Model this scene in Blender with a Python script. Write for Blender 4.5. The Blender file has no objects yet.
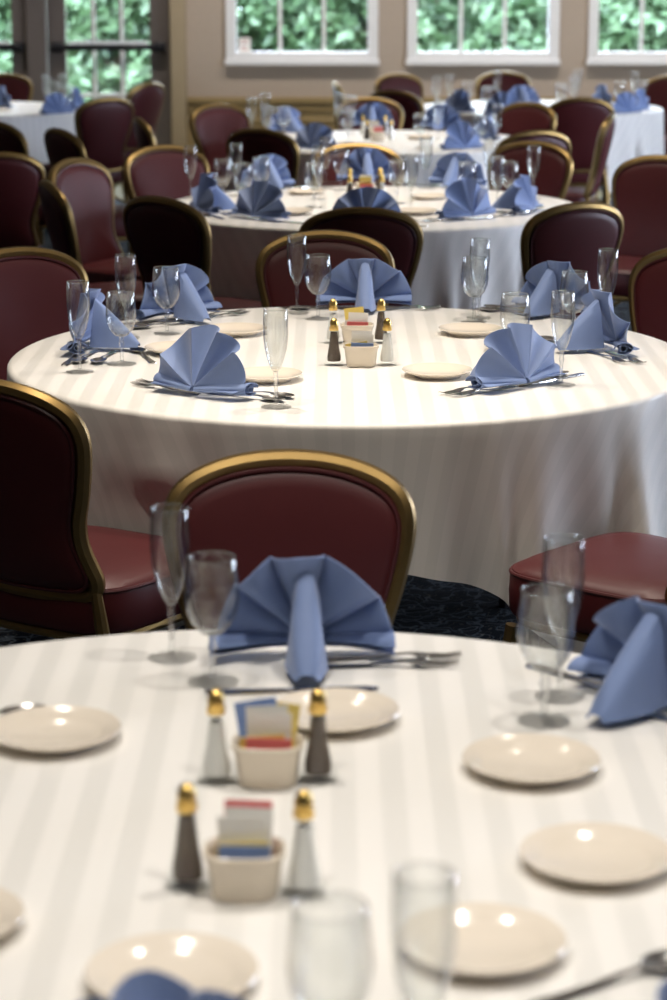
import bpy, math, random
from mathutils import Vector, Matrix
PI = math.pi
R_ = math.radians
random.seed(7)
sc = bpy.context.scene
COL = sc.collection

# ------------------------------------------------------------------ camera, sky, lights
F, TH, CH = 2228.0, 0.2365, 1.70          # focal length in pixels, downward pitch, eye height
cam = bpy.data.cameras.new('camera'); camo = bpy.data.objects.new('camera', cam); COL.objects.link(camo)
cam.sensor_fit = 'VERTICAL'; cam.sensor_height = 36.0; cam.lens = F * 36 / 1000
camo.location = (0, 0, CH); camo.rotation_euler = (PI / 2 - TH, 0, 0)
cam.dof.use_dof = True; cam.dof.focus_distance = 4.9; cam.dof.aperture_fstop = 4.6
cam.clip_start = 0.05
sc.camera = camo
sc.view_settings.view_transform = 'Standard'; sc.view_settings.look = 'None'
sc.view_settings.gamma = 1.0; sc.view_settings.use_curve_mapping = False
sc.view_settings.exposure = 0.0
sc.cycles.use_denoising = True
sc.cycles.max_bounces = 10; sc.cycles.transmission_bounces = 8; sc.cycles.transparent_max_bounces = 24
sc.cycles.caustics_reflective = False; sc.cycles.caustics_refractive = False
sc.cycles.sample_clamp_indirect = 6.0

W = bpy.data.worlds.new('sky'); sc.world = W; W.use_nodes = True
wn = W.node_tree; bg = wn.nodes['Background']
bg.inputs['Color'].default_value = (0.72, 0.81, 1.0, 1); bg.inputs['Strength'].default_value = 26.0

def sun():
    l = bpy.data.lights.new('sun', 'SUN'); l.energy = 5; l.angle = R_(1.0); l.color = (1, .95, .86)
    o = bpy.data.objects.new('sun', l); COL.objects.link(o)
    o.rotation_euler = (R_(42), 0, R_(-18))
sun()
TZ = 0.762                                  # top of the cloths
TABLES = {1: (-.09, 2.27), 2: (.045, 5.40), 3: (.147, 8.87), 4: (.27, 12.2), 5: (1.36, 15.1), 6: (-2.5, 15.0)}
def downlight(x, y, e, r=.04, spread=78, col=(1, .94, .86), z=3.12):
    l = bpy.data.lights.new('downlight', 'SPOT'); l.energy = e; l.color = col
    l.spot_size = R_(spread); l.spot_blend = .8; l.shadow_soft_size = r
    o = bpy.data.objects.new('downlight', l); COL.objects.link(o); o.location = (x, y, z)
for cx, cy, e, sx, sp in ((.1, 1.35, 80, .6, 84), (.1, 2.75, 85, .6, 82), (.05, 4.15, 85, .75, 84), (.05, 5.3, 150, .55, 78),
                          (.15, 9.15, 150, .36, 70), (.27, 12.4, 130, .36, 70), (1.5, 15.2, 80, .36, 70), (-2.4, 15.1, 70, .36, 70)):
    for k in (-1, 1):
        downlight(cx + k*sx, cy + .05*k, e, spread=sp, col=(1, .94, .86) if cy < 3 else (1, .90, .77))
for x in (-3.6, -1.2, .4, 1.9, 3.4):  # unseen wall-wash row, added to brighten the back wall and window frames
    downlight(x, 17.55, 140, spread=110, col=(1, .93, .86))
def portal(loc, rot, sx, sy):
    l = bpy.data.lights.new('daylight_portal', 'AREA'); l.shape = 'RECTANGLE'; l.size = sx; l.size_y = sy
    l.cycles.is_portal = True
    o = bpy.data.objects.new('daylight_portal', l); COL.objects.link(o); o.location = loc; o.rotation_euler = rot

# ------------------------------------------------------------------ pixel to world on a height plane (authoring aid)
def at(px, py, z=TZ):
    c, s = math.cos(TH), math.sin(TH)
    dx, dv = (px - 333.5) / F, (500 - py) / F
    d = Vector((dx, c + dv * s, -s + dv * c)); k = (z - CH) / d.z
    p = d * k; p.z = z
    return p

# ------------------------------------------------------------------ materials
def newmat(name):
    m = bpy.data.materials.new(name); m.use_nodes = True
    nt = m.node_tree; return m, nt, nt.nodes['Principled BSDF'], nt.nodes['Material Output']
def mat(name, col, rough=.5, metal=0, var=.12, scale=20, bump=0, bscale=200, sheen=0, coat=0, spec=.5, sss=0, trans=0):
    m, nt, b, out = newmat(name)
    tc = nt.nodes.new('ShaderNodeTexCoord'); n = nt.nodes.new('ShaderNodeTexNoise')
    n.inputs['Scale'].default_value = scale; n.inputs['Detail'].default_value = 4
    nt.links.new(tc.outputs['Object'], n.inputs['Vector'])
    mx = nt.nodes.new('ShaderNodeMix'); mx.data_type = 'RGBA'
    mx.inputs[6].default_value = (*[c * (1 - var) for c in col], 1)
    mx.inputs[7].default_value = (*[min(1, c * (1 + var)) for c in col], 1)
    nt.links.new(n.outputs['Fac'], mx.inputs[0]); nt.links.new(mx.outputs[2], b.inputs['Base Color'])
    b.inputs['Roughness'].default_value = rough; b.inputs['Metallic'].default_value = metal
    b.inputs['Specular IOR Level'].default_value = spec
    b.inputs['Sheen Weight'].default_value = sheen; b.inputs['Coat Weight'].default_value = coat
    b.inputs['Coat Roughness'].default_value = .12
    if bump:
        n2 = nt.nodes.new('ShaderNodeTexNoise'); n2.inputs['Scale'].default_value = bscale
        nt.links.new(tc.outputs['Object'], n2.inputs['Vector'])
        bp = nt.nodes.new('ShaderNodeBump'); bp.inputs['Strength'].default_value = bump; bp.inputs['Distance'].default_value = .002
        nt.links.new(n2.outputs['Fac'], bp.inputs['Height']); nt.links.new(bp.outputs['Normal'], b.inputs['Normal'])
    return m

def cloth_mat():
    m, nt, b, out = newmat('damask')
    uv = nt.nodes.new('ShaderNodeUVMap'); uv.uv_map = 'weave'
    sep = nt.nodes.new('ShaderNodeSeparateXYZ'); nt.links.new(uv.outputs['UV'], sep.inputs[0])
    mu = nt.nodes.new('ShaderNodeMath'); mu.operation = 'MULTIPLY'; mu.inputs[1].default_value = 1 / .058
    nt.links.new(sep.outputs['X'], mu.inputs[0])
    fr = nt.nodes.new('ShaderNodeMath'); fr.operation = 'FRACT'; nt.links.new(mu.outputs[0], fr.inputs[0])
    gt = nt.nodes.new('ShaderNodeMath'); gt.operation = 'GREATER_THAN'; gt.inputs[1].default_value = .5
    nt.links.new(fr.outputs[0], gt.inputs[0])
    mx = nt.nodes.new('ShaderNodeMix'); mx.data_type = 'RGBA'
    mx.inputs[6].default_value = (.84, .815, .775, 1); mx.inputs[7].default_value = (.795, .775, .735, 1)
    nt.links.new(gt.outputs[0], mx.inputs[0]); nt.links.new(mx.outputs[2], b.inputs['Base Color'])
    mr = nt.nodes.new('ShaderNodeMapRange'); mr.inputs[3].default_value = .62; mr.inputs[4].default_value = .42
    nt.links.new(gt.outputs[0], mr.inputs[0]); nt.links.new(mr.outputs[0], b.inputs['Roughness'])
    n = nt.nodes.new('ShaderNodeTexNoise'); n.inputs['Scale'].default_value = 5
    nt.links.new(uv.outputs['UV'], n.inputs['Vector'])
    bp = nt.nodes.new('ShaderNodeBump'); bp.inputs['Strength'].default_value = .15; bp.inputs['Distance'].default_value = .01
    nt.links.new(n.outputs['Fac'], bp.inputs['Height']); nt.links.new(bp.outputs['Normal'], b.inputs['Normal'])
    b.inputs['Sheen Weight'].default_value = .15
    return m

def glass_mat(name, solid_share, edge=.75, tint=(.985, .993, .99)):
    """thin-walled glass: clear when seen square on, reflecting towards its edges; solid_share adds refraction"""
    m = bpy.data.materials.new(name); m.use_nodes = True; nt = m.node_tree; nt.nodes.clear()
    out = nt.nodes.new('ShaderNodeOutputMaterial')
    tr = nt.nodes.new('ShaderNodeBsdfTransparent'); tr.inputs[0].default_value = (*tint, 1)
    gs = nt.nodes.new('ShaderNodeBsdfGlossy'); gs.inputs['Roughness'].default_value = .04
    lw = nt.nodes.new('ShaderNodeLayerWeight'); lw.inputs['Blend'].default_value = .5
    pw = nt.nodes.new('ShaderNodeMath'); pw.operation = 'POWER'; pw.inputs[1].default_value = 3.0
    nt.links.new(lw.outputs['Facing'], pw.inputs[0])
    mr = nt.nodes.new('ShaderNodeMapRange'); mr.inputs[3].default_value = .035; mr.inputs[4].default_value = edge
    nt.links.new(pw.outputs[0], mr.inputs[0])
    a = nt.nodes.new('ShaderNodeMixShader'); nt.links.new(mr.outputs[0], a.inputs[0])
    nt.links.new(tr.outputs[0], a.inputs[1]); nt.links.new(gs.outputs[0], a.inputs[2])
    gl = nt.nodes.new('ShaderNodeBsdfGlass'); gl.inputs['IOR'].default_value = 1.45; gl.inputs['Roughness'].default_value = 0
    b = nt.nodes.new('ShaderNodeMixShader'); b.inputs[0].default_value = solid_share
    nt.links.new(a.outputs[0], b.inputs[1]); nt.links.new(gl.outputs[0], b.inputs[2])
    nt.links.new(b.outputs[0], out.inputs[0])
    return m

def pane_mat():
    m = bpy.data.materials.new('window_glass'); m.use_nodes = True; nt = m.node_tree; nt.nodes.clear()
    out = nt.nodes.new('ShaderNodeOutputMaterial')
    tr = nt.nodes.new('ShaderNodeBsdfTransparent'); tr.inputs[0].default_value = (.93, .97, .96, 1)
    gs = nt.nodes.new('ShaderNodeBsdfGlossy'); gs.inputs['Roughness'].default_value = .02
    fr = nt.nodes.new('ShaderNodeFresnel'); fr.inputs['IOR'].default_value = 1.45
    a = nt.nodes.new('ShaderNodeMixShader'); nt.links.new(fr.outputs[0], a.inputs[0])
    nt.links.new(tr.outputs[0], a.inputs[1]); nt.links.new(gs.outputs[0], a.inputs[2]); nt.links.new(a.outputs[0], out.inputs[0])
    return m

def carpet_mat():
    m, nt, b, out = newmat('carpet')
    tc = nt.nodes.new('ShaderNodeTexCoord')
    n = nt.nodes.new('ShaderNodeTexNoise'); n.inputs['Scale'].default_value = 9; n.inputs['Detail'].default_value = 2
    nt.links.new(tc.outputs['Object'], n.inputs['Vector'])
    mxv = nt.nodes.new('ShaderNodeMix'); mxv.data_type = 'VECTOR'; mxv.inputs[0].default_value = .28
    nt.links.new(tc.outputs['Object'], mxv.inputs[4]); nt.links.new(n.outputs['Color'], mxv.inputs[5])
    w = nt.nodes.new('ShaderNodeTexWave'); w.wave_type = 'RINGS'; w.inputs['Scale'].default_value = 9; w.inputs['Distortion'].default_value = 6
    w.inputs['Detail'].default_value = 1
    nt.links.new(mxv.outputs[1], w.inputs['Vector'])
    v = nt.nodes.new('ShaderNodeTexVoronoi'); v.feature = 'DISTANCE_TO_EDGE'; v.inputs['Scale'].default_value = 14
    nt.links.new(mxv.outputs[1], v.inputs['Vector'])
    r1 = nt.nodes.new('ShaderNodeValToRGB'); e = r1.color_ramp.elements
    e[0].position = .40; e[0].color = (.010, .013, .019, 1); e[1].position = .50; e[1].color = (.13, .12, .10, 1); q_ = e.new(.60); q_.color = (.010, .013, .019, 1)
    nt.links.new(w.outputs['Fac'], r1.inputs[0])
    r2 = nt.nodes.new('ShaderNodeValToRGB'); e = r2.color_ramp.elements
    e[0].position = .03; e[0].color = (.07, .085, .10, 1); e[1].position = .07; e[1].color = (0, 0, 0, 1)
    nt.links.new(v.outputs['Distance'], r2.inputs[0])
    ad = nt.nodes.new('ShaderNodeMix'); ad.data_type = 'RGBA'; ad.blend_type = 'ADD'; ad.inputs[0].default_value = 1
    nt.links.new(r1.outputs[0], ad.inputs[6]); nt.links.new(r2.outputs[0], ad.inputs[7]); nt.links.new(ad.outputs[2], b.inputs['Base Color'])
    b.inputs['Roughness'].default_value = .95; b.inputs['Specular IOR Level'].default_value = .08
    return m

M = {
    'cloth': cloth_mat(),
    'burgundy': mat('burgundy_vinyl', (.072, .0100, .0115), .45, 0, .10, 9, .12, 400, spec=.36),
    'piping': mat('burgundy_piping', (.06, .008, .0095), .45),
    'gold': mat('brass_frame', (.27, .18, .07), .43, 1, .10, 30),
    'blue': mat('blue_napkin', (.18, .26, .495), .62, 0, .05, 40, .25, 900, sheen=.25),
    'cream': mat('cream_china', (.80, .72, .615), .16, 0, .02, 8, coat=.3),
    'caddy': mat('ivory_china', (.74, .66, .54), .25, 0, .03, 8),
    'steel': mat('stainless', (.70, .68, .66), .2, 1, .06, 60),
    'goldcap': mat('gold_cap', (.82, .57, .18), .3, 1, .06, 60),
    'salt': mat('salt', (.86, .85, .82), .9, 0, .05, 600),
    'pepper': mat('pepper', (.13, .10, .08), .9, 0, .6, 900),
    'glass': glass_mat('drinking_glass', .08, .88),
    'stemglass': glass_mat('stem_glass', .28, .6),
    'footglass': glass_mat('foot_glass', .04, .22, (.995, .998, .997)),
    'shakerglass': glass_mat('shaker_glass', .0, .3),
    'pane': pane_mat(),
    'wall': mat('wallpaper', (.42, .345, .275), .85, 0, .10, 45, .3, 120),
    'wainscot': mat('wainscot_wood', (.30, .215, .095), .5, 0, .14, 6),
    'pilaster': mat('tan_pilaster', (.36, .285, .18), .6, 0, .06, 8),
    'white': mat('white_paint', (.80, .80, .80), .45, 0, .03, 10),
    'doorframe': mat('bronze_frame', (.135, .115, .105), .45, 0, .08, 12),
    'darkmetal': mat('dark_metal', (.012, .012, .016), .4, .3),
    'ceiling': mat('ceiling_white', (.56, .49, .41), .9),
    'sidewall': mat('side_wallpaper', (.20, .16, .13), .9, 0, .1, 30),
    'carpet': carpet_mat(),
    'tile': mat('stone_tile', (.20, .195, .13), .85, 0, .15, 5, spec=.15),
    'leaf': mat('leaf', (.075, .135, .065), .5, 0, .6, 1.3),
    'bark': mat('bark', (.10, .075, .05), .9),
    'grass': mat('grass', (.08, .12, .055), .9, 0, .3, 3),
    'paper': mat('paper_white', (.85, .84, .80), .7, 0, .03, 40),
    'pyellow': mat('paper_yellow', (.80, .62, .16), .7, 0, .10, 80),
    'ppink': mat('paper_pink', (.80, .20, .20), .7, 0, .10, 80),
    'pblue': mat('paper_blue', (.22, .33, .62), .7, 0, .10, 80),
    'pprint': mat('paper_print', (.45, .20, .18), .7),
    'tablewood': mat('table_plywood', (.30, .20, .11), .6),
    'tableleg': mat('table_leg_steel', (.10, .10, .11), .5, .6),
}

# ------------------------------------------------------------------ mesh builder
class MB:
    def __init__(s): s.v = []; s.f = []; s.uv = None
    def add(s, vs, fs):
        o = len(s.v); s.v += [tuple(p) for p in vs]; s.f += [tuple(i + o for i in f) for f in fs]; return s
    def box(s, x0, x1, y0, y1, z0, z1, bev=0):
        if bev <= 0:
            return s.add([(x0,y0,z0),(x1,y0,z0),(x1,y1,z0),(x0,y1,z0),(x0,y0,z1),(x1,y0,z1),(x1,y1,z1),(x0,y1,z1)],
                         [(0,3,2,1),(4,5,6,7),(0,1,5,4),(1,2,6,5),(2,3,7,6),(3,0,4,7)])
        b = bev; vs = []; 
        for z, i in ((z0, b), (z0 + b, 0), (z1 - b, 0), (z1, b)):
            vs += [(x0+i+b*(i==0),y0+i,z),(x1-i-b*(i==0),y0+i,z),(x1-i,y0+i+b*(i==0),z),(x1-i,y1-i-b*(i==0),z),
                   (x1-i-b*(i==0),y1-i,z),(x0+i+b*(i==0),y1-i,z),(x0+i,y1-i-b*(i==0),z),(x0+i,y0+i+b*(i==0),z)]
        fs = [tuple(range(7, -1, -1)), tuple(range(24, 32))]
        for k in range(3):
            for j in range(8):
                fs.append((k*8+j, k*8+(j+1) % 8, k*8+8+(j+1) % 8, k*8+8+j))
        return s.add(vs, fs)
    def lathe(s, prof, n=24, cx=0, cy=0, wave=None):
        vs = []; fs = []; rings = []
        for r, z in prof:
            if r < 1e-6: rings.append([len(vs)]); vs.append((cx, cy, z))
            else:
                rings.append(list(range(len(vs), len(vs) + n)))
                for j in range(n):
                    a = 2*PI*j/n; rr = r*(wave(a, z) if wave else 1); vs.append((cx+rr*math.cos(a), cy+rr*math.sin(a), z))
        for A, B in zip(rings, rings[1:]):
            if len(A) == 1 and len(B) == 1: continue
            for j in range(n):
                k = (j+1) % n
                if len(A) == 1: fs.append((A[0], B[k], B[j]))
                elif len(B) == 1: fs.append((A[j], A[k], B[0]))
                else: fs.append((A[j], A[k], B[k], B[j]))
        return s.add(vs, fs)
    def tube(s, pts, r, n=8, closed=False, up=None, rb=None):
        """sweep; r radius or list, rb second radius along the 'up' vector"""
        P = [Vector(p) for p in pts]; m = len(P); vs = []; fs = []
        prev = None
        for i in range(m):
            if closed: t = P[(i+1) % m] - P[i-1]
            else: t = P[min(i+1, m-1)] - P[max(i-1, 0)]
            t.normalize()
            if up is not None: u = Vector(up)
            elif prev is not None: u = prev
            else: u = Vector((0, 0, 1)) if abs(t.z) < .9 else Vector((0, 1, 0))
            side = t.cross(u); side.normalize(); nn = side.cross(t); nn.normalize(); prev = nn
            ri = r[i] if isinstance(r, (list, tuple)) else r
            rbi = ri if rb is None else (rb[i] if isinstance(rb, (list, tuple)) else rb)
            for j in range(n):
                a = 2*PI*j/n; vs.append(P[i] + side*(ri*math.cos(a)) + nn*(rbi*math.sin(a)))
        for i in range(m if closed else m-1):
            i2 = (i+1) % m
            for j in range(n): fs.append((i*n+j, i*n+(j+1) % n, i2*n+(j+1) % n, i2*n+j))
        if not closed: fs.append(tuple(range(n-1, -1, -1))); fs.append(tuple(range((m-1)*n, m*n)))
        return s.add(vs, fs)
    def mesh(s, name, m, smooth=True, ang=40):
        me = bpy.data.meshes.new(name); me.from_pydata(s.v, [], s.f); me.update()
        me.materials.append(M[m] if isinstance(m, str) else m)
        if s.uv:
            l = me.uv_layers.new(name='weave')
            for lp in me.loops: l.data[lp.index].uv = s.uv[lp.vertex_index]
        if smooth:
            me.shade_smooth(); me.set_sharp_from_angle(angle=R_(ang))
        return me
    def build(s, name, m, parent=None, smooth=True, ang=40):
        return link(name, s.mesh(name, m, smooth, ang), parent)
def link(name, data, parent=None):
    o = bpy.data.objects.new(name, data); COL.objects.link(o)
    if parent is not None: o.parent = parent
    return o
def tag(o, label, cat, group=None):
    o['label'] = label; o['category'] = cat
    if group: o['group'] = group
    return o
def struct(o): o['kind'] = 'structure'; return o
def thing(name, loc, rz=0):
    o = bpy.data.objects.new(name, None); COL.objects.link(o); o.location = loc; o.rotation_euler = (0, 0, rz)
    o.empty_display_size = .1; return o
def solid(mb, m, t, off=0, uv=False, sub=0):
    """mesh with real thickness (solidify evaluated once)"""
    me = mb.mesh('tmp', m); o = bpy.data.objects.new('tmp', me); COL.objects.link(o)
    s = o.modifiers.new('s', 'SOLIDIFY'); s.thickness = t; s.offset = off
    dg = bpy.context.evaluated_depsgraph_get(); dg.update()
    r = bpy.data.meshes.new_from_object(o.evaluated_get(dg), preserve_all_data_layers=True, depsgraph=dg)
    bpy.data.objects.remove(o); bpy.data.meshes.remove(me); r.shade_smooth(); r.set_sharp_from_angle(angle=R_(50)); return r
def copy_tree(o, loc, rz):
    c = o.copy(); COL.objects.link(c); c.location = loc; c.rotation_euler = (0, 0, rz)
    for ch in o.children:
        d = ch.copy(); COL.objects.link(d); d.parent = c
        for g in ch.children:
            e = g.copy(); COL.objects.link(e); e.parent = d
    return c
class Proto:
    """first use places the original, later uses copy it with its parts"""
    def __init__(s, root): s.root = root; s.used = False
    def put(s, loc, rz, label, cat, group):
        if s.used: o = copy_tree(s.root, loc, rz)
        else: o = s.root; o.location = loc; o.rotation_euler = (0, 0, rz); s.used = True
        return tag(o, label, cat, group)

# ------------------------------------------------------------------ the room
YW = 18.6; XL, XR, YB, ZC = -5.5, 7.6, -4.0, 3.2
struct(MB().box(XL-.2, XR+.2, YB-.2, 16.6, -.1, 0).build('floor', 'carpet', smooth=False))
fl2 = struct(MB().box(XL-.2, XR+.2, 16.6, YW+.2, -.1, -.012).build('floor', 'carpet', smooth=False)); fl2.name = 'floor_tiled'
tm = MB().box(0, .396, 0, .396, -.012, .0, .003).mesh('tile', 'tile')
for i in range(32):
    for j in range(5):
        t = link('tile', tm, fl2); t.location = (XL + .2 + i*.4, 16.6 + j*.4, 0)
struct(MB().box(XL-.2, XR+.2, YB-.2, YW+.2, ZC, ZC+.15).build('ceiling', 'ceiling', smooth=False))
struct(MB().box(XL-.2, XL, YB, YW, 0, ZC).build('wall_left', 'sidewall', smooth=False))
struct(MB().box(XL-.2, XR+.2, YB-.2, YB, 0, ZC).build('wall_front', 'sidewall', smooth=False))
def px2x(px): return (px - 333.5) * .0082
WINS = [(px2x(226+180.5*k), px2x(378+180.5*k)) for k in range(5)]
WZ0, WZ1 = .905, 2.45
D0, D1, DZ = px2x(-95), px2x(170), 2.15
wb = MB()
xs = [XL, D0, D1] + [v for w in WINS for v in w] + [XR]
wb.box(XL, D0, YW, YW+.2, 0, ZC); wb.box(D0, D1, YW, YW+.2, DZ, ZC)
edges = [D1] + [v for w in WINS for v in w] + [XR]
for a, b in zip(edges[0::2], edges[1::2]): wb.box(a, b, YW, YW+.2, 0, ZC)
for a, b in WINS: wb.box(a, b, YW, YW+.2, 0, WZ0); wb.box(a, b, YW, YW+.2, WZ1, ZC)
struct(wb.build('wall_back', 'wall', smooth=False))
# right wall with three tall windows towards the front of the room
RW = [(6.4, 7.9), (9.0, 10.5), (11.6, 13.1)]
wr = MB(); e2 = [YB] + [v for w in RW for v in w] + [YW]
for a, b in zip(e2[0::2], e2[1::2]): wr.box(XR, XR+.2, a, b, 0, ZC)
for a, b in RW: wr.box(XR, XR+.2, a, b, 0, .8); wr.box(XR, XR+.2, a, b, 2.7, ZC)
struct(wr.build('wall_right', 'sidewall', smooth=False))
for a, b in RW: portal((XR+.1, (a+b)/2, 1.75), (0, R_(90), 0), 1.9, b-a)
for a, b in WINS: portal(((a+b)/2, YW+.1, (WZ0+WZ1)/2), (R_(-90), 0, 0), b-a, WZ1-WZ0)
portal(((D0+D1)/2, YW+.15, DZ/2), (R_(-90), 0, 0), D1-D0, DZ)

def window(n, x0, x1, z0, z1, cols, rows, y=YW):
    root = struct(thing('window_%d' % n, ((x0+x1)/2, y, z0)))
    w, h = x1-x0, z1-z0; fw = .085
    f = MB(); f.box(-w/2, -w/2+fw, -.03, .10, 0, h, .006); f.box(w/2-fw, w/2, -.03, .10, 0, h, .006)
    f.box(-w/2+fw, w/2-fw, -.03, .10, h-fw, h, .006); f.box(-w/2+fw, w/2-fw, -.03, .10, 0, fw, .006)
    f.build('window_frame', 'white', root)
    s = MB().box(-w/2-.01, w/2+.01, -.055, -.031, -.02, .03, .006); s.build('window_sill', 'white', root)
    gw, gh = w-2*fw, h-2*fw; pw, ph = gw/cols, gh/rows; b = .017
    vm = MB().box(-b, b, .03, .06, fw, h-fw, .003).mesh('muntin', 'white')
    for i in range(1, cols): o = link('muntin', vm, root); o.location.x = -gw/2+i*pw
    hm = MB().box(-pw/2+b, pw/2-b, .03, .06, -b, b, .003).mesh('muntin', 'white')
    pm = MB().box(-pw/2+b, pw/2-b, .043, .047, -ph/2+b, ph/2-b).mesh('pane', 'pane', False)
    for i in range(cols):
        for j in range(rows):
            if j: o = link('muntin', hm, root); o.location = (-gw/2+(i+.5)*pw, 0, fw+j*ph)
            o = link('pane', pm, root); o.location = (-gw/2+(i+.5)*pw, 0, fw+(j+.5)*ph)
for i, (a, b) in enumerate(WINS): window(i+1, a, b, WZ0, WZ1, 3, 3)
# wainscot below the windows
wz = .615
wains = struct(MB().box(D1+.14, XR, YW-.03, YW, .12, wz).build('trim_1', 'wainscot', smooth=False))
for z0, z1, d in ((wz-.035, wz+.015, .06), (wz-.10, wz-.06, .045), (wz-.19, wz-.165, .042)):
    MB().box(D1+.14, XR, YW-d, YW-.0295, z0, z1, .006).build('rail', 'wainscot', wains)
x = D1 + .3
pmn = MB().box(0, .9, -.042, -.0295, .2, wz-.24, .008).mesh('panel', 'wainscot')
while x < XR-1:
    o = link('panel', pmn, wains); o.location = (x, YW, 0); x += 1.05
struct(MB().box(D1+.14, XR, YW-.035, YW, 0, .12, .006).build('baseboard_back', 'wainscot'))
struct(MB().box(D1+.005, D1+.14, YW-.09, YW, 0, ZC, .01).build('trim_2', 'pilaster'))
# double glass doors
struct(MB().box(px2x(28), px2x(47), YW-.03, YW+.1, 0, DZ, .006).build('trim_3', 'doorframe'))
def door(n, x0, x1, gx0, gx1):
    root = struct(thing('door_%d' % n, (0, YW+.02, 0)))
    f = MB(); gz0, gz1 = .25, 1.98
    f.box(x0, gx0, 0, .05, 0, DZ, .004); f.box(gx1, x1, 0, .05, 0, DZ, .004)
    f.box(gx0, gx1, 0, .05, 0, gz0, .004); f.box(gx0, gx1, 0, .05, gz1, DZ, .004)
    f.build('door_frame', 'doorframe', root)
    cols = 3; pw = (gx1-gx0)/cols; zs = [gz0, .64, 1.06, 1.52, gz1]; b = .017
    for i in range(1, cols): MB().box(gx0+i*pw-b, gx0+i*pw+b, .012, .038, gz0, gz1, .003).build('muntin', 'white', root)
    for i in range(cols):
        for j in range(4):
            if j: MB().box(gx0+i*pw+b, gx0+(i+1)*pw-b, .012, .038, zs[j]-b, zs[j]+b, .003).build('muntin', 'white', root)
            MB().box(gx0+i*pw+b, gx0+(i+1)*pw-b, .023, .027, zs[j]+b, zs[j+1]-b).build('pane', 'pane', root, False)
    p = MB().box(x0+.03, x1-.03, -.08, -.045, 1.005, 1.055, .008).build('panic_bar', 'darkmetal', root)
    for q in (x0+.03, x1-.13): MB().box(q, q+.1, -.045, 0, .99, 1.07, .006).build('bracket', 'darkmetal', p)
door(1, px2x(48), px2x(170), px2x(66), px2x(150))
door(2, px2x(-95), px2x(28), px2x(-75), px2x(12))
# paper notice taped to the first window
nx, nz = px2x(244.5), 1.035
nt_ = thing('paper_notice', (nx, YW+.035, nz))
MB().box(-.05, .05, 0, .002, -.07, .07).build('sheet', 'paper', nt_, False)
for k, (a, b, z) in enumerate(((-.035, .035, .045), (-.03, .03, .025), (-.036, .02, -.01), (-.036, .03, -.03))):
    MB().box(a, b, -.001, -.0001, z, z+.008).build('print', 'pprint', nt_, False)
tag(nt_, 'small white paper notice with reddish print in the corner of the left window', 'notice')

# ------------------------------------------------------------------ garden outside
struct(MB().box(-40, 40, YW+.25, 90, -.25, -.15).build('garden_ground', 'grass', smooth=False))
def bush(x, y, h, w, n, label, seed, lc):
    rnd = random.Random(seed)
    root = thing('shrub' if h < 3.4 else 'tree', (x, y, -.15))
    t = MB()
    for k in range(6):
        a = rnd.uniform(0, 6.28); l = rnd.uniform(.4, .8)
        t.tube([(0, 0, -.02), (.1*math.cos(a), .1*math.sin(a), h*.25), (w*.4*l*math.cos(a), w*.4*l*math.sin(a), h*.75)], [.07, .05, .015], 6)
    t.build('stem', 'bark', root)
    lob = []
    for k in range(16):
        a = rnd.uniform(0, 6.28); q = rnd.uniform(0, .72); z = rnd.uniform(.10, .85)
        wz_ = w * (.55 + .45*math.sin(PI*min(1, z+.15)))
        lob.append((q*wz_*math.cos(a), q*wz_*math.sin(a)*.8, z*h, rnd.uniform(.28, .48)*w))
    f = MB(); vs = []; fs = []
    for k in range(n):
        cx, cy, cz, r = lob[rnd.randrange(16)]
        u = rnd.uniform(-1, 1); a = rnd.uniform(0, 6.28); s = math.sqrt(1-u*u); rr = r*rnd.uniform(.55, 1.05)
        c = Vector((cx+rr*s*math.cos(a), cy+rr*s*math.sin(a), max(.05, cz+rr*u*.9)))
        d = Vector((rnd.gauss(0, 1), rnd.gauss(0, 1), rnd.gauss(-.3, .8))).normalized(); e = d.cross(Vector((rnd.gauss(0, 1), rnd.gauss(0, 1), rnd.gauss(0, 1)))).normalized()
        L = rnd.uniform(.05, .10)*lc; i = len(vs)
        vs += [c-d*L, c+e*L*.45, c+d*L, c-e*L*.45]; fs.append((i, i+1, i+2, i+3))
    f.add(vs, fs); f.build('foliage', 'leaf', root, False)
    tag(root, label, 'shrub' if h < 3.4 else 'tree', 'garden greenery outside the glass')
for k, (x, y, h, w, lab) in enumerate((
        (-3.9, 24.8, 3.0, 1.3, 'leafy green shrub outside the left glass door leaf'),
        (-2.1, 22.4, 2.6, 1.1, 'leafy green shrub outside the right glass door leaf'),
        (-.75, 24.5, 3.8, 1.3, 'green tree outside the left half of the left window'),
        (.45, 22.2, 2.8, .95, 'leafy shrub outside the right half of the left window'),
        (1.05, 25.5, 4.2, 1.2, 'green tree outside the left half of the middle window'),
        (2.15, 24.0, 3.6, 1.1, 'green tree outside the right half of the middle window'),
        (3.15, 22.0, 3.0, .9, 'leafy green shrub outside the left side of the right window'),
        (4.3, 25.0, 4.0, 1.4, 'green tree outside the right side of the right window'),
        (-5.6, 28.0, 4.4, 1.5, 'green tree further back beyond the glass doors'),
        (-2.6, 30.0, 5.0, 1.7, 'large tree far back between door and left window'),
        (1.6, 30.0, 5.0, 1.9, 'large tree far back behind the middle window'),
        (6.6, 30.0, 5.0, 1.9, 'large tree far back behind the right window'),
        (-6.5, 36.0, 6.0, 2.7, 'tall hedge tree at the very back beyond the doors'),
        (-.3, 36.5, 6.0, 2.7, 'tall hedge tree at the very back behind left window'),
        (5.0, 37.0, 6.0, 2.5, 'tall hedge tree at the very back behind middle and right windows'))):
    bush(x, y, h, w, 6500, lab, 40+k, 1.15 if y < 26 else (1.8 if y < 33 else 2.8))

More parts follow.
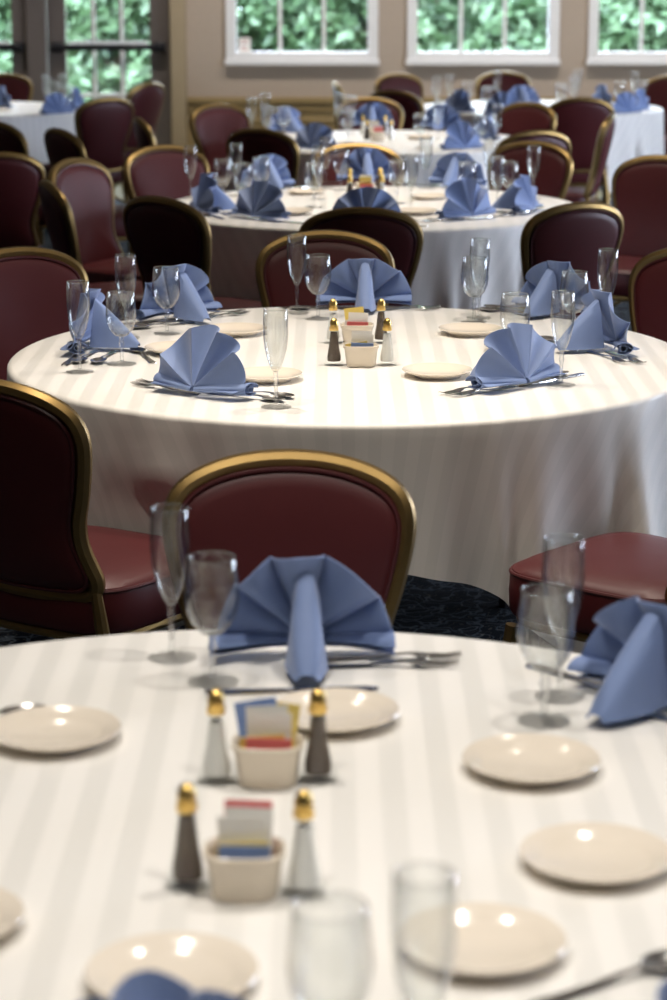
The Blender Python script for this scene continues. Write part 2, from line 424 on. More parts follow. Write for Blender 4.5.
# ------------------------------------------------------------------ tables and cloths
RT = .83
def cloth_mesh(seed, centre, rot=0):
    rnd = random.Random(seed); mb = MB(); na = 288; half = 1.143
    ph = [rnd.uniform(0, 6.28) for _ in range(4)]
    def fold(a):
        c = abs(math.sin(2*(a-rot))) ** 1.5            # corners hang in deeper folds
        return (.35+.9*c) * (.28*math.sin(9*a+ph[0]) + .45*math.sin(19*a+ph[1]+1.2*math.sin(3*a)) + .32*math.sin(37*a+ph[2]+math.sin(5*a))), c
    near = [(Vector((l.x-centre[0], l.y-centre[1], 0)), a_) for l, a_ in SEATS if (l.x-centre[0])**2+(l.y-centre[1])**2 < 1.13**2
            and Vector((-math.sin(a_), math.cos(a_))).dot(Vector((centre[0]-l.x, centre[1]-l.y)).normalized()) > .5]
    rings = []
    vs, uv = [(0, 0, 0)], [(0, 0)]
    trs = [.25, .5, .7, .8, .825]
    for r in trs:
        rings.append(len(vs))
        for j in range(na):
            a = 2*PI*j/na; vs.append((r*math.cos(a), r*math.sin(a), 0)); uv.append((r*math.cos(a-rot), r*math.sin(a-rot)))
    nd = 20
    for k in range(1, nd+1):
        rings.append(len(vs))
        for j in range(na):
            a = 2*PI*j/na; mx = half/max(abs(math.cos(a-rot)), abs(math.sin(a-rot))) - .825
            mx = min(mx, .735)
            t = .004*k if k <= 5 else .02+(mx-.02)*((k-5)/(nd-5))
            if t < .02: ang = t/.02*PI/2; rr = .825+.0127*math.sin(ang); z = -.0127*(1-math.cos(ang))
            else: rr = .8377; z = -.0127-(t-.02)
            fv, c = fold(a); g = min(1, t/.35)
            rr += .012*g + .050*fv*g*(.35+.65*min(1,t/.45)) + .05*c*t*.6
            a2 = a + .05*g*math.sin(17*a+ph[1]+.8)*c
            p = Vector((rr*math.cos(a2), rr*math.sin(a2), max(z, -TZ+.012)))
            for i_ in range(2):                    # a tucked-in seat presses the hanging cloth inwards
                for sl, sa in near:
                    ca, sa_ = math.cos(sa), math.sin(sa); ex, ey = p.x-sl.x, p.y-sl.y
                    lx, ly = ex*ca+ey*sa_, -ex*sa_+ey*ca
                    if ly > -.30 and abs(lx) < .37:
                        w = 1 if abs(lx) < .24 else max(0, 1-(abs(lx)-.24)/.12)
                        hz = 1 if p.z < -.222 else max(0, 1-(p.z+.222)/.09)
                        d = max(0, .246-ly)*(w*w*(3-2*w))*(hz*hz*(3-2*hz))
                        p.x += -sa_*d; p.y += ca*d
            vs.append(p)
            q = .825+t; uv.append((q*math.cos(a-rot), q*math.sin(a-rot)))
    fs = [(0, 1+j, 1+(j+1) % na) for j in range(na)]
    for A, B in zip(rings, rings[1:]):
        for j in range(na):
            k = (j+1) % na; fs.append((A+j, B+j, B+k, A+k))
    mb.v = vs; mb.f = fs; mb.uv = uv
    return solid(mb, 'cloth', .0016, -1)
TNAME = {1: 'nearest table', 2: 'second table', 3: 'third table', 4: 'fourth table', 5: 'far table under windows', 6: 'far table by glass doors'}
trt = thing('round_table', (0, 0, 0))
MB().lathe([(0, .735), (.818, .735), (.824, .739), (.824, .754), (.818, .7585), (0, .7585)], 64).build('tabletop', 'tablewood', trt)
for sx, sy in ((-1, -1), (1, -1), (-1, 1), (1, 1)):
    MB().tube([(sx*.42, sy*.42, .7349), (sx*.42, sy*.42, 0)], .016, 8).build('leg', 'tableleg', trt)
# ------------------------------------------------------------------ chairs
def catmull(pts, n=6, closed=True):
    out = []; m = len(pts)
    for i in range(m):
        p0, p1, p2, p3 = [Vector(pts[(i+d) % m]) for d in (-1, 0, 1, 2)]
        for k in range(n):
            t = k/n
            out.append(.5*((2*p1)+(p2-p0)*t+(2*p0-5*p1+4*p2-p3)*t*t+(3*p1-p0-3*p2+p3)*t**3))
    return out
def make_chair():
    root = thing('banquet_chair', (0, 0, 0))
    half = [(.0, .905), (.075, .899), (.135, .882), (.175, .857), (.192, .822), (.190, .775), (.172, .70), (.152, .635), (.149, .585), (.160, .54), (.168, .51), (.158, .486), (.125, .476), (.06, .473), (0, .472)]
    pts = half + [(-x, z) for x, z in half[-2:0:-1]]
    out2 = catmull([(x, z, 0) for x, z in pts], 3)
    def place(x, z, off=0):
        y = -.175 - .11*max(0, (z-.44)/.46) + .55*x*x
        return (x, y+off, z)
    MB().tube([place(p.x, p.y) for p in out2], .0165, 8, True, (0, 1, .2), .018).build('back_frame', 'gold', root)
    cx, cz = 0, .67
    def pad(sgn):
        vs, fs = [], []; n = len(out2)
        prof = [(.955, .004), (.94, .013), (.90, .020), (.82, .0235), (.6, .027), (.3, .029)]
        for s, o in prof:
            for p in out2: 
                x, z = cx+(p.x-cx)*s, cz+(p.y-cz)*s
                vs.append(place(x, z, sgn*o))
        vs.append(place(cx, cz, sgn*.029))
        for k in range(len(prof)-1):
            for j in range(n):
                q = (j+1) % n; f = (k*n+j, k*n+q, k*n+n+q, k*n+n+j); fs.append(f if sgn < 0 else f[::-1])
        k = (len(prof)-1)*n
        for j in range(n): fs.append((k+j, k+(j+1) % n, k+n) if sgn < 0 else (k+(j+1) % n, k+j, k+n))
        return MB().add(vs, fs)
    for sgn, nm in ((1, 'back_cushion'), (-1, 'rear_panel')):
        o = pad(sgn).build(nm, 'burgundy', root)
        MB().tube([place(cx+(p.x)*.935, cz+(p.y-cz)*.945, sgn*.0165) for p in out2], .0045, 6, True, (0, 1, .2)).build('piping', 'piping', o)
    # seat
    def outline(s, n=48):
        r = []
        for j in range(n):
            a = 2*PI*j/n; c, d = math.cos(a), math.sin(a); e = .42
            x = math.copysign(abs(c)**e, c); y = math.copysign(abs(d)**e, d)
            r.append((x*s*(.217+.013*y), y*s*.212+.02))
        return r
    vs, fs = [], []; n = 48
    prof = [(.90, .395), (.975, .398), (1.0, .41), (1.005, .445), (.998, .480), (.978, .492), (.90, .502), (.7, .510), (.4, .515)]
    for s, z in prof: vs += [(x, y, z) for x, y in outline(s)]
    vs += [(0, .02, .517), (0, .02, .395)]
    for k in range(len(prof)-1):
        for j in range(n): q = (j+1) % n; fs.append((k*n+j, k*n+q, k*n+n+q, k*n+n+j))
    k = (len(prof)-1)*n
    for j in range(n): fs.append((k+j, k+(j+1) % n, len(vs)-2)); fs.append(((j+1) % n, j, len(vs)-1))
    st = MB().add(vs, fs).build('seat', 'burgundy', root)
    MB().tube([(x, y, .4865) for x, y in outline(.992)], .0042, 6, True, (0, 0, 1)).build('piping', 'piping', st)
    MB().tube([(x, y, .3845) for x, y in outline(.90)], .011, 8, True, (0, 0, 1)).build('seat_frame', 'gold', root)
    for sx in (-1, 1):
        MB().tube([(sx*.195, .195, .374), (sx*.20, .205, .30), (sx*.197, .202, .15), (sx*.196, .205, 0)], [.015, .0145, .012, .010], 8).build('leg', 'gold', root)
        MB().tube([(sx*.160, -.178, .53), (sx*.178, -.178, .42), (sx*.192, -.172, .33), (sx*.195, -.205, .17), (sx*.197, -.26, 0)], [.009, .0145, .0145, .012, .010], 8).build('leg', 'gold', root)
    MB().tube([(-.196, -.185, .26), (-.1, -.165, .315), (0, -.16, .325), (.1, -.165, .315), (.196, -.185, .26)], .009, 8).build('brace', 'gold', root)
    return root
CHP = Proto(make_chair()); SEATS = []
def chair(px, py, yaw, label, group, pos=None):
    a = R_(yaw-90)
    if pos: loc = Vector((pos[0], pos[1], 0))
    else:
        p = at(px, py, .92); b = Matrix.Rotation(a, 3, 'Z') @ Vector((0, -.285, 0)); loc = Vector((p.x-b.x, p.y-b.y, 0))
    CHP.put(loc, a, label, 'chair', group); SEATS.append((loc, a))
G1, G2, G3, G4, G5, G6, GL = ('chairs at the %s' % t for t in ('nearest table', 'second table', 'third table', 'fourth table', 'far table under the windows', 'far table by the glass doors', 'table on the left'))
B = 'burgundy gold-framed chair, '
CHAIRS = [
 (290, 450, -92, B+'facing front, pushed up to the nearest table', G1),
 (-12, 378, 58, B+'back turned, seat showing, at lower left of second table', G2),
 (0, 0, 138, B+'only seat in frame, at lower right of second table', G2, (.645, 4.42)),
 (14, 247, -56, B+'at the left edge behind the second table', G2),
 (325, 230, -90, B+'facing front behind rear napkin of the second table', G2),
 (703, 246, -127, B+'cut by the right edge behind the second table', G2),
 (157, 196, 48, B+'back turned, at front left of the third table', G3),
 (361, 207, 91, B+'back turned, at front centre of the third table', G3),
 (581, 202, 120, B+'back turned, at front right of the third table', G3),
 (162, 145, -60, B+'front lit red, at rear left of the third table', G3),
 (72, 158, -30, B+'reddish front showing, narrow, left of the third table', G3),
 (46, 180, 18, B+'dark back with gold right edge, left of third table', G3),
 (357, 143, -90, B+'facing front behind rear napkin of the third table', G3),
 (534, 141, -118, B+'facing front, at rear right of the third table', G3),
 (662, 155, -128, B+'tall red front at the right edge beside third table', G3),
 (-2, 152, 108, B+'large dark back at the left edge, facing away', GL),
 (57, 128, 32, B+'dark back with gold edge, in front of far left table', GL),
 (-4, 121, 40, B+'small dark back at left edge below far left table', GL),
 (138, 117, 14, B+'seen edge-on behind the red chair on the left', G4),
 (216, 103, -52, B+'facing front, at rear left of the fourth table by the wainscot', G4),
 (258, 128, 60, B+'back turned, at front left of the fourth table', G4),
 (369, 97, -90, B+'facing front, at the rear of the fourth table', G4),
 (530, 102, -128, B+'front lit red, at rear right of the fourth table', G4),
 (538, 130, 114, B+'back turned, at front right of the fourth table', G4),
 (613, 113, 168, B+'seen edge-on, gold edge, right of the fourth table', G4),
 (392, 90, 60, B+'dark back, at front left of the far table under the windows', G5),
 (396, 73, -58, B+'at rear left of the far table under the windows', G5),
 (335, 81, 4, B+'seen edge-on, left of the far table under the windows', G5),
 (503, 71, -90, B+'behind the far table, below the middle window', G5),
 (582, 97, 95, B+'large dark back in front of the far table under the windows', G5),
 (672, 75, -130, B+'right rear of the far table under the windows', G5),
 (108, 97, 128, B+'dark back turned, at front right of far table by doors', G6),
 (150, 82, 148, B+'in front of the glass doors, right of the far table', G6),
 (6, 73, -95, B+'facing front behind the far table by the doors', G6),
]
for c in CHAIRS: chair(*c)

tp = Proto(trt)
for k, (x, y) in TABLES.items():
    tp.put((x, y, 0), 0, 'round banquet table under the white cloth, %s' % TNAME[k], 'table', 'round banquet tables')
    c = link('tablecloth', cloth_mesh({1: 12, 2: 3, 3: 21, 4: 12, 5: 3, 6: 21}[k], (x, y), R_(45) if k == 6 else 0)); c.location = (x, y, TZ)
    tag(c, 'white striped damask cloth draped over the %s' % TNAME[k], 'tablecloth', 'white tablecloths')

# ------------------------------------------------------------------ napkin
def make_napkin(seed):
    rnd = random.Random(seed); root = thing('napkin', (0, 0, 0))
    K = 5; n, nr = 90, 9; Rr = .128; lim = R_(98)
    b = [0] + sorted((k + rnd.uniform(-.22, .22))/K for k in range(1, K)) + [1]
    dep = [rnd.uniform(.8, 1.25) for _ in range(K)]
    vs, fs = [], []
    for i in range(n+1):
        u = i/n; k = max(j for j in range(K) if b[j] <= u or j == 0); k = min(k, K-1)
        loc = (u-b[k])/(b[k+1]-b[k]); s = abs(math.sin(PI*loc))**.8
        phi = -lim + 2*lim*u
        for j in range(nr+1):
            q = j/nr
            r = Rr*(.04+.96*q)*(.97+.03*s)*(1+.05*math.sin(2*phi+seed))
            x = r*math.sin(phi)*1.0; z = r*math.cos(phi)*1.0
            y = -.045 + .38*z + .9*x*x
            dd = .034*dep[k]*(s-.55)*q**.8
            y += dd*(.6+.4*abs(math.cos(phi))); z += -dd*.25*abs(math.sin(phi)) + (1-s)*.012*q*abs(math.sin(phi))
            x += -.005*q*math.copysign(1-s, phi) if abs(phi) > .2 else 0
            vs.append((x, y, max(.004, z+.012)))
    for i in range(n):
        for j in range(nr):
            a = i*(nr+1)+j; fs.append((a, a+nr+1, a+nr+2, a+1))
    fan = link('fan', solid(MB().add(vs, fs), 'blue', .0022, 0), root)
    # rolled wings along the base
    w = MB()
    for sx in (-1, 1):
        P = [(sx*.005, -.040, .009), (sx*.05, -.034, .013), (sx*.09, -.02, .015), (sx*.128+sx*rnd.uniform(-.006, .006), -.004, .016)]
        pts = [Vector(p) for p in P]; m = 8; V, Fc = [], []
        for i, p in enumerate(pts):
            for j in range(14):
                a = 2*PI*j/14 * .93; rr = .006+.0095*i/3
                V.append((p.x, p.y+1.7*rr*math.cos(a), max(.0012, p.z+rr*math.sin(a)*.9)))
        for i in range(3):
            for j in range(13): Fc.append((i*14+j, i*14+j+1, i*14+15+j, i*14+14+j) if sx > 0 else (i*14+j, i*14+14+j, i*14+15+j, i*14+j+1))
        w.add(V, Fc)
        # inner roll
        V2 = [(p.x*.99, p.y+.9*(.005+.006*i/3)*math.cos(2*PI*j/10), p.z+(.004+.004*i/3)*math.sin(2*PI*j/10)) for i, p in enumerate(pts) for j in range(10)]
        F2 = [(i*10+j, i*10+(j+1) % 10, i*10+10+(j+1) % 10, i*10+10+j) for i in range(3) for j in range(10)]
        w.add(V2, F2)
    link('rolled_edge', solid(w, 'blue', .0018, 0), root)
    # folded stand behind the fan
    V, Fc = [], []; T = (0, .012, .112); m = 8
    for i in range(m+1):
        t = i/m; y = T[1]+.108*t; z = T[2]*(1-t)**.9+.010; hw = .016+.006*math.sin(PI*t)-.006*t
        sh = .10*(1-t)
        for fx, fz in ((-1.5, 0), (-1.15, .45), (-1, .8), (-.6, .97), (0, 1.0), (.6, .97), (1, .8), (1.15, .45), (1.5, 0)):
            V.append((fx*hw, y-.012*(1-fz)*(1-t), max(.002, z*fz)))
    for i in range(m):
        for j in range(8): Fc.append((i*9+j, i*9+9+j, i*9+10+j, i*9+j+1))
    link('stand', solid(MB().add(V, Fc), 'blue', .002, 0), root)
    return root
NAP = [Proto(make_napkin(s)) for s in (1, 5, 9)]

# ------------------------------------------------------------------ glassware
def make_glass(kind):
    root = thing(kind, (0, 0, 0)); n = 28; t = .0013
    if kind == 'champagne_flute':
        foot, hs, ks = .034, .078, .0052
        outer = [(.0055, .078), (.011, .086), (.0185, .105), (.0245, .130), (.0275, .158), (.0272, .185), (.0258, .213)]
        knop = [(.0042, .008), (.0038, .03), (.0042, .052), (.0062, .060), (.0048, .066), (.0052, .0779)]
    else:
        foot, hs, ks = .035, .070, .0055
        outer = [(.006, .066), (.016, .070), (.027, .082), (.0345, .100), (.0370, .120), (.0355, .145), (.0322, .172)]
        knop = [(.0048, .008), (.0042, .025), (.0046, .042), (.0075, .050), (.0052, .056), (.0058, .0659)]
    inner = [(max(0, r-t*(1 if i else 4)), z+(0 if i else .005)) for i, (r, z) in enumerate(outer)]
    zb = outer[0][1]
    prof = [(0, zb)] + outer + [(outer[-1][0]-t*.5, outer[-1][1]+.0008)] + inner[:0:-1] + [(0, zb+.006)]
    MB().lathe(prof, n).build('bowl', 'glass', root, ang=60)
    rr_, rz_ = outer[-1]
    MB().tube([((rr_-.0006)*math.cos(2*PI*k/28), (rr_-.0006)*math.sin(2*PI*k/28), rz_+.0012) for k in range(28)], .0012, 6, True, (0, 0, 1)).build('rim', 'stemglass', root)
    MB().lathe([(0, .0078)] + knop + [(0, knop[-1][1])], 14).build('stem', 'stemglass', root, ang=70)
    MB().lathe([(0, 0), (foot*.96, 0), (foot, .0012), (foot*.97, .0024), (foot*.6, .0036), (foot*.25, .0058), (.0045, .0077), (0, .0077)], n).build('foot', 'footglass', root, ang=50)
    return root
FL = Proto(make_glass('champagne_flute')); GO = Proto(make_glass('wine_goblet'))

# ------------------------------------------------------------------ plates, shakers, sugar caddies
plate_me = MB().lathe([(0, .004), (.048, .004), (.052, .0), (.056, .0), (.058, .004), (.080, .0135), (.0825, .0155), (.0815, .0172), (.077, .0158), (.0605, .0098), (.0555, .0056), (0, .0052)], 48).mesh('plate', 'cream', ang=70)
def oct_wave(a, z): return 1/max(math.cos(((a+PI/8) % (PI/4))-PI/8), .9)*.985
def make_shaker(kind):
    root = thing(kind, (0, 0, 0))
    prof = [(0, 0), (.0240, 0), (.0250, .003), (.0238, .008), (.0190, .02), (.0148, .045), (.0118, .07), (.0104, .084)]
    inn = [(r-.0022, z) for r, z in prof[4:]]
    MB().lathe(prof + inn[::-1] + [(.016, .010), (0, .010)], 8).build('body', 'shakerglass', root, ang=20)
    top = .076 if kind == 'salt_shaker' else .080
    MB().lathe([(0, .0105), (.0155, .0108), (.0160, .021), (.0120, .045), (.0091, .07), (.0080, top), (0, top)], 16).build('contents', 'salt' if kind == 'salt_shaker' else 'pepper', root)
    c = MB().lathe([(0, .0841), (.0108, .0841), (.0112, .087), (.0108, .0935), (.0090, .0945), (.0088, .0975), (.0102, .0985), (.0094, .105), (.0062, .1115), (0, .1145)], 20).build('cap', 'goldcap', root)
    h = MB()
    for k in range(5):
        a = 2*PI*k/5; h.lathe([(0, .1120), (.0008, .1120), (.0008, .1132), (0, .1132)], 6, .0035*math.cos(a), .0035*math.sin(a))
    h.build('hole_ring', 'darkmetal', c)
    return root
SALT = Proto(make_shaker('salt_shaker')); PEP = Proto(make_shaker('pepper_shaker'))
def make_caddy():
    root = thing('sugar_caddy', (0, 0, 0))
    def wv(a, z):
        c, d = abs(math.cos(a)), abs(math.sin(a)); k = 1/(c**3.2+d**3.2)**(1/3.2)
        return k*(1.0 if c > d else 1.0)
    me = MB().lathe([(0, 0), (.026, 0), (.029, .003), (.0325, .034), (.0345, .040), (.036, .0415), (.036, .0455), (.034, .0465), (.0325, .045), (.031, .037), (.027, .008), (0, .006)], 64, wave=lambda a, z: wv(a, z)*(1+.012*math.cos(32*a)*(z < .04)))
    o = me.build('bowl', 'caddy', root, ang=50); o.scale = (1.18, .95, 1.12)
    return root
CAD = Proto(make_caddy())
def packet_me(m, pw_=.050, ph_=.062):
    mb = MB(); V = []; nx, nz = 4, 5
    for sy in (-1, 1):
        for j in range(nz+1):
            for i in range(nx+1):
                x = (i/nx-.5)*pw_; z = j/nz*ph_; pu = math.sin(PI*i/nx)*math.sin(PI*min(1, max(0, (j-.3)/(nz-.6))))
                V.append((x, sy*(.0006+.0022*pu)+.004*math.sin(z*40), z))
    k = (nx+1)*(nz+1); Fc = []
    for j in range(nz):
        for i in range(nx):
            a = j*(nx+1)+i; Fc += [(a, a+1, a+nx+2, a+nx+1), (k+a+1, k+a, k+a+nx+1, k+a+nx+2)]
    ring = [i for i in range(nx+1)] + [(j*(nx+1)+nx) for j in range(1, nz+1)] + [nz*(nx+1)+i for i in range(nx-1, -1, -1)] + [j*(nx+1) for j in range(nz-1, 0, -1)]
    for a, b in zip(ring, ring[1:]+ring[:1]): Fc.append((b, a, k+a, k+b))
    return mb.add(V, Fc)
PK = {}
for nm, m in (('white', 'paper'), ('yellow', 'pyellow'), ('pink', 'ppink'), ('blue', 'pblue')): PK[nm] = packet_me(m).mesh('sugar_packet', m); PK[nm+'_low'] = packet_me(m, .054, .049).mesh('sugar_packet', m)
def packet(base, dx, dy, dz, colour, tilt, roll, label, low):
    dz = max(dz, 0); o = link('sugar_packet', PK[colour + ('_low' if low else '')]); o.location = (base.x+dx*.5, base.y+dy*.8, base.z+.009+dz); o.rotation_euler = (R_(tilt*.6), R_(roll*.6), 0)
    tag(o, label, 'sugar packet', 'sugar packets in the caddies')
# ------------------------------------------------------------------ cutlery
def strip(mb, prof, t=.0016):
    """prof: (y, halfwidth, z) along the length"""
    V, Fc = [], []
    for y, w, z in prof: V += [(-w, y, z), (0, y, z-.0004), (w, y, z), (w*.9, y, z+t), (0, y, z+t), (-w*.9, y, z+t)]
    for i in range(len(prof)-1):
        for j in range(6): Fc.append((i*6+j, i*6+(j+1) % 6, i*6+6+(j+1) % 6, i*6+6+j))
    Fc += [(5, 4, 3, 2, 1, 0), tuple(len(prof)*6-6+j for j in range(6))]
    return mb.add(V, Fc)
HAN = [(-.10, .004, .0006), (-.096, .0085, .0006), (-.085, .0095, .0006), (-.06, .0075, .0012), (-.02, .0048, .003), (.015, .0033, .007)]
def fork_mesh():
    mb = strip(MB(), HAN + [(.03, .0045, .0075), (.04, .0095, .006), (.05, .0115, .004), (.056, .0115, .0035)])
    for k in range(4):
        x = -.0094+k*.00627; n = len(mb.v); strip(mb, [(.0555, .0021, .0035), (.08, .0016, .0028), (.095, .0012, .0055), (.100, .0005, .0072)])
        mb.v[n:] = [(a+x, b, c) for a, b, c in mb.v[n:]]
    return mb.mesh('fork', 'steel')
def spoon_mesh():
    mb = strip(MB(), HAN + [(.03, .0035, .0078), (.042, .0045, .0072)])
    V, Fc = [], []; nr, n = 5, 20
    for s in (0, 1):
        for i in range(1, nr+1):
            q = i/nr
            for j in range(n):
                a = 2*PI*j/n; V.append((.0195*q*math.cos(a)*(1-.12*math.sin(a)), .070+.031*q*math.sin(a), .0012+.0075*q*q - (s*.0012)))
    V += [(0, .070, .0012), (0, .070, .0)]
    for s in (0, 1):
        o = s*nr*n
        for i in range(nr-1):
            for j in range(n):
                f = (o+i*n+j, o+i*n+n+j, o+i*n+n+(j+1) % n, o+i*n+(j+1) % n); Fc.append(f if s == 0 else f[::-1])
        for j in range(n):
            f = (2*nr*n+s, o+j, o+(j+1) % n); Fc.append(f if s == 0 else f[::-1])
    e = (nr-1)*n
    for j in range(n): Fc.append((e+j, nr*n+e+j, nr*n+e+(j+1) % n, e+(j+1) % n))
    return mb.add(V, Fc).mesh('spoon', 'steel')
def knife_mesh():
    mb = strip(MB(), [(-.115, .004, .0006), (-.111, .0085, .0005), (-.08, .0092, .0005), (-.02, .0068, .0005), (-.005, .006, .0006), (.005, .0085, .0008), (.06, .0095, .0008), (.10, .0085, .0008), (.112, .005, .0008), (.116, .001, .0008)], .0028)
    return mb.mesh('knife', 'steel')
CUT = {'fork': fork_mesh(), 'spoon': spoon_mesh(), 'knife': knife_mesh()}
BLOCK = []
PENDING = []
def cutlery(*a): PENDING.append(a)
def lay_cutlery():
    for kind, p, rz, label in PENDING:
        d = Vector((-math.sin(rz), math.cos(rz), 0))
        if any(((b - p) - d*max(-.115, min(.115, (b-p).dot(d)))).length < r for b, r in BLOCK): continue
        lay(kind, p, rz, label)
def lay(kind, p, rz, label, lift=0):
    o = link(kind, CUT[kind]); o.location = (p.x, p.y, p.z+.0004+lift); o.rotation_euler = (0, 0, rz)
    tag(o, label, kind, 'stainless cutlery on the tables')

# ------------------------------------------------------------------ place settings
SEAT_WORDS = ['right', 'rear right', 'rear', 'rear left', 'left', 'front left', 'front', 'front right']
used_labels = set()
def seat_word(t, p):
    a = math.atan2(p.y-TABLES[t][1], p.x-TABLES[t][0]); return SEAT_WORDS[round(a/(PI/4)) % 8]
GN = ['napkins on the %s' % TNAME[k] for k in range(1, 7)]
def napkin(t, px, py, word, dyaw=0, v=0, cut=2, scale=1.0):
    p = at(px, py); c = TABLES[t]
    a = math.atan2(c[1]-p.y, c[0]-p.x) - PI/2 + R_(dyaw)     # local +y looks to the table centre
    q = p.copy(); q.z += .009 if cut else .001
    o = NAP[v].put(q, a, 'blue fan-folded napkin at the %s of the %s' % (word, TNAME[t]), 'napkin', GN[t-1])
    Rm = Matrix.Rotation(a, 3, 'Z'); rnd = random.Random(px*31+py)
    L = [('fork', -.105, .072, 91, 'outer fork'), ('fork', -.110, .035, 89, 'inner fork'), ('knife', .120, .030, 91, 'knife'), ('spoon', .108, .058, -90, 'upper spoon'), ('spoon', .105, .106, -91, 'lower spoon')]
    for kind, x, y, r, nm in L[:{0: 0, 1: 3, 2: 5}[cut]]:
        w = p + Rm @ Vector((x+rnd.uniform(-.008, .008), y-.045, 0))
        cutlery(kind, w, a + R_(r+rnd.uniform(-2.5, 2.5)), 'stainless steel %s under the %s napkin of the %s' % (nm, word, TNAME[t]))
def glass(kind, t, px, py, where):
    p = at(px, py); P = FL if kind == 'flute' else GO
    nm = 'tall champagne flute ' if kind == 'flute' else 'round wine goblet '
    BLOCK.append((p.copy(), .047)); P.put(p, random.uniform(0, 6), 'clear ' + nm + where, 'glass', 'glasses on the %s' % TNAME[t])
def plate(t, px, py, where):
    o = link('plate', plate_me); p = at(px, py); BLOCK.append((p.copy(), .078)); o.location = (p.x, p.y, p.z+.0004)
    tag(o, 'cream china side plate ' + where, 'plate', 'side plates on the %s' % TNAME[t])
def cruet(t, which, salt, pep, cad, packs):
    for P, q, nm in ((SALT, salt, 'salt'), (PEP, pep, 'pepper')):
        P.put(at(*q), R_(22), 'glass %s shaker with gold cap, %s set on the %s' % (nm, which, TNAME[t]), nm+' shaker', 'shakers')
    b = at(*cad)
    CAD.put(b, 0, 'ivory china sugar caddy, %s one on the %s' % (which, TNAME[t]), 'sugar caddy', 'sugar caddies')
    cnt = {}
    for k, (col, dx, dy, dz, tilt, roll) in enumerate(packs):
        cnt[col] = cnt.get(col, 0)+1
        tot = sum(1 for q in packs if q[0] == col)
        wd = '' if tot == 1 else ('front ' if cnt[col] == 1 else ('middle ' if cnt[col] == 2 and tot > 2 else 'back '))
        packet(b, dx, dy, dz, col, tilt, roll, '%s%s paper sweetener packet in the %s caddy of the %s' % (wd, col, which, TNAME[t]), k < 2 and t < 3)

# nearest table
cruet(1, 'rear', (217, 781), (318, 780), (268, 782), [('pink', .0, -.012, -.004, 12, 4), ('yellow', -.006, -.004, -.001, 6, -8), ('white', .003, .004, .012, -6, 3), ('white', .002, .010, .018, -14, -4), ('blue', -.012, .016, .024, -20, -16), ('yellow', .010, .019, .020, -22, 14)])
cruet(1, 'front', (304, 893), (188, 886), (245, 894), [('blue', -.002, -.013, -.004, 12, 3), ('yellow', .000, -.005, .0, 6, -4), ('white', -.003, .004, .012, -5, -3), ('white', .004, .010, .018, -12, 4), ('pink', .003, .017, .023, -20, 3)])
napkin(1, 306, 662, 'rear', 6, 0, 2)
napkin(1, 655, 708, 'right', 0, 1, 2)
napkin(1, 164, 1143, 'front', 18, 2, 0)
napkin(1, 672, 1158, 'front right', 0, 0, 0)
glass('flute', 1, 172, 658, 'left of the rear napkin on the nearest table')
glass('goblet', 1, 213, 682, 'nearest the rear napkin on the nearest table')
glass('flute', 1, 560, 697, 'behind the right-hand goblet of the nearest table')
glass('goblet', 1, 544, 721, 'left of the right-hand napkin on the nearest table')
glass('flute', 1, 422, 1112, 'at the bottom edge in front of plate, nearest table')
glass('goblet', 1, 330, 1095, 'at the bottom edge, left of the flute, nearest table')
plate(1, 55, 740, 'at the left of the nearest table')
plate(1, 335, 721, 'behind the rear pepper shaker of the nearest table')
plate(1, 531, 770, 'in front of the right-hand goblet, nearest table')
plate(1, 596, 866, 'at the right edge, third from the back, nearest table')
plate(1, 482, 953, 'behind the bottom flute, nearest table')
plate(1, 172, 985, 'behind the bottom-left napkin, nearest table')
plate(1, -58, 930, 'cut by the left edge of the photo, nearest table')
cutlery('spoon', at(585, 738), R_(-112), 'stainless spoon pointing at the right-hand napkin, nearest table')
cutlery('spoon', at(612, 984), R_(-58), 'stainless spoon in the bottom right corner, nearest table')
cutlery('spoon', at(-30, 722), R_(-70), 'stainless spoon tip at the left edge, nearest table')
cutlery('knife', at(292, 692), R_(-86), 'stainless knife lying in front of the rear napkin, nearest table')
# second table
cruet(2, 'front', (387, 365), (334, 365), (361, 366), [('blue', .002, -.013, -.006, 12, 4), ('yellow', -.010, -.006, .0, 6, -14), ('white', .003, .002, .006, -4, 6), ('white', .002, .010, .012, -12, 2)])
cruet(2, 'rear', (333, 343), (381, 343), (357, 344), [('pink', .0, -.012, -.002, 10, 3), ('white', -.004, -.002, .004, 0, -3), ('white', .002, .006, .008, -8, 4), ('yellow', -.002, .015, .020, -18, -12)])
napkin(2, 205, 394, 'front left', 0, 0)
napkin(2, 512, 386, 'front right', 0, 1)
napkin(2, 92, 350, 'left', 0, 2)
napkin(2, 181, 320, 'rear left', 0, 0)
napkin(2, 365, 309, 'rear', 4, 1)
napkin(2, 552, 315, 'rear right', 0, 2)
napkin(2, 600, 351, 'right', 12, 0)
for k, px, py, w in (('flute', 80, 372, 'in front of the left napkin'), ('goblet', 122, 364, 'right of the left napkin'), ('flute', 127, 338, 'behind the left goblet'), ('goblet', 167, 334, 'in front of the rear left napkin'),
                     ('flute', 276, 407, 'beside the front left napkin'), ('flute', 297, 313, 'left of the rear napkin'), ('goblet', 318, 319, 'by the left end of the rear napkin'),
                     ('flute', 479, 318, 'behind goblet left of rear right napkin'), ('goblet', 474, 322, 'left of the rear right napkin'), ('goblet', 514, 366, 'behind the front right napkin'),
                     ('flute', 561, 385, 'right of the front right napkin'), ('goblet', 573, 339, 'left of the right napkin'), ('flute', 606, 331, 'behind the right napkin')):
    glass(k, 2, px, py, w+' on the second table')
plate(2, 437, 376, 'left of the front right napkin, second table')
plate(2, 267, 380, 'behind the front left flute, second table')
plate(2, 470, 334, 'left of the rear right napkin, second table')
plate(2, 236, 334, 'right of the rear left napkin, second table')
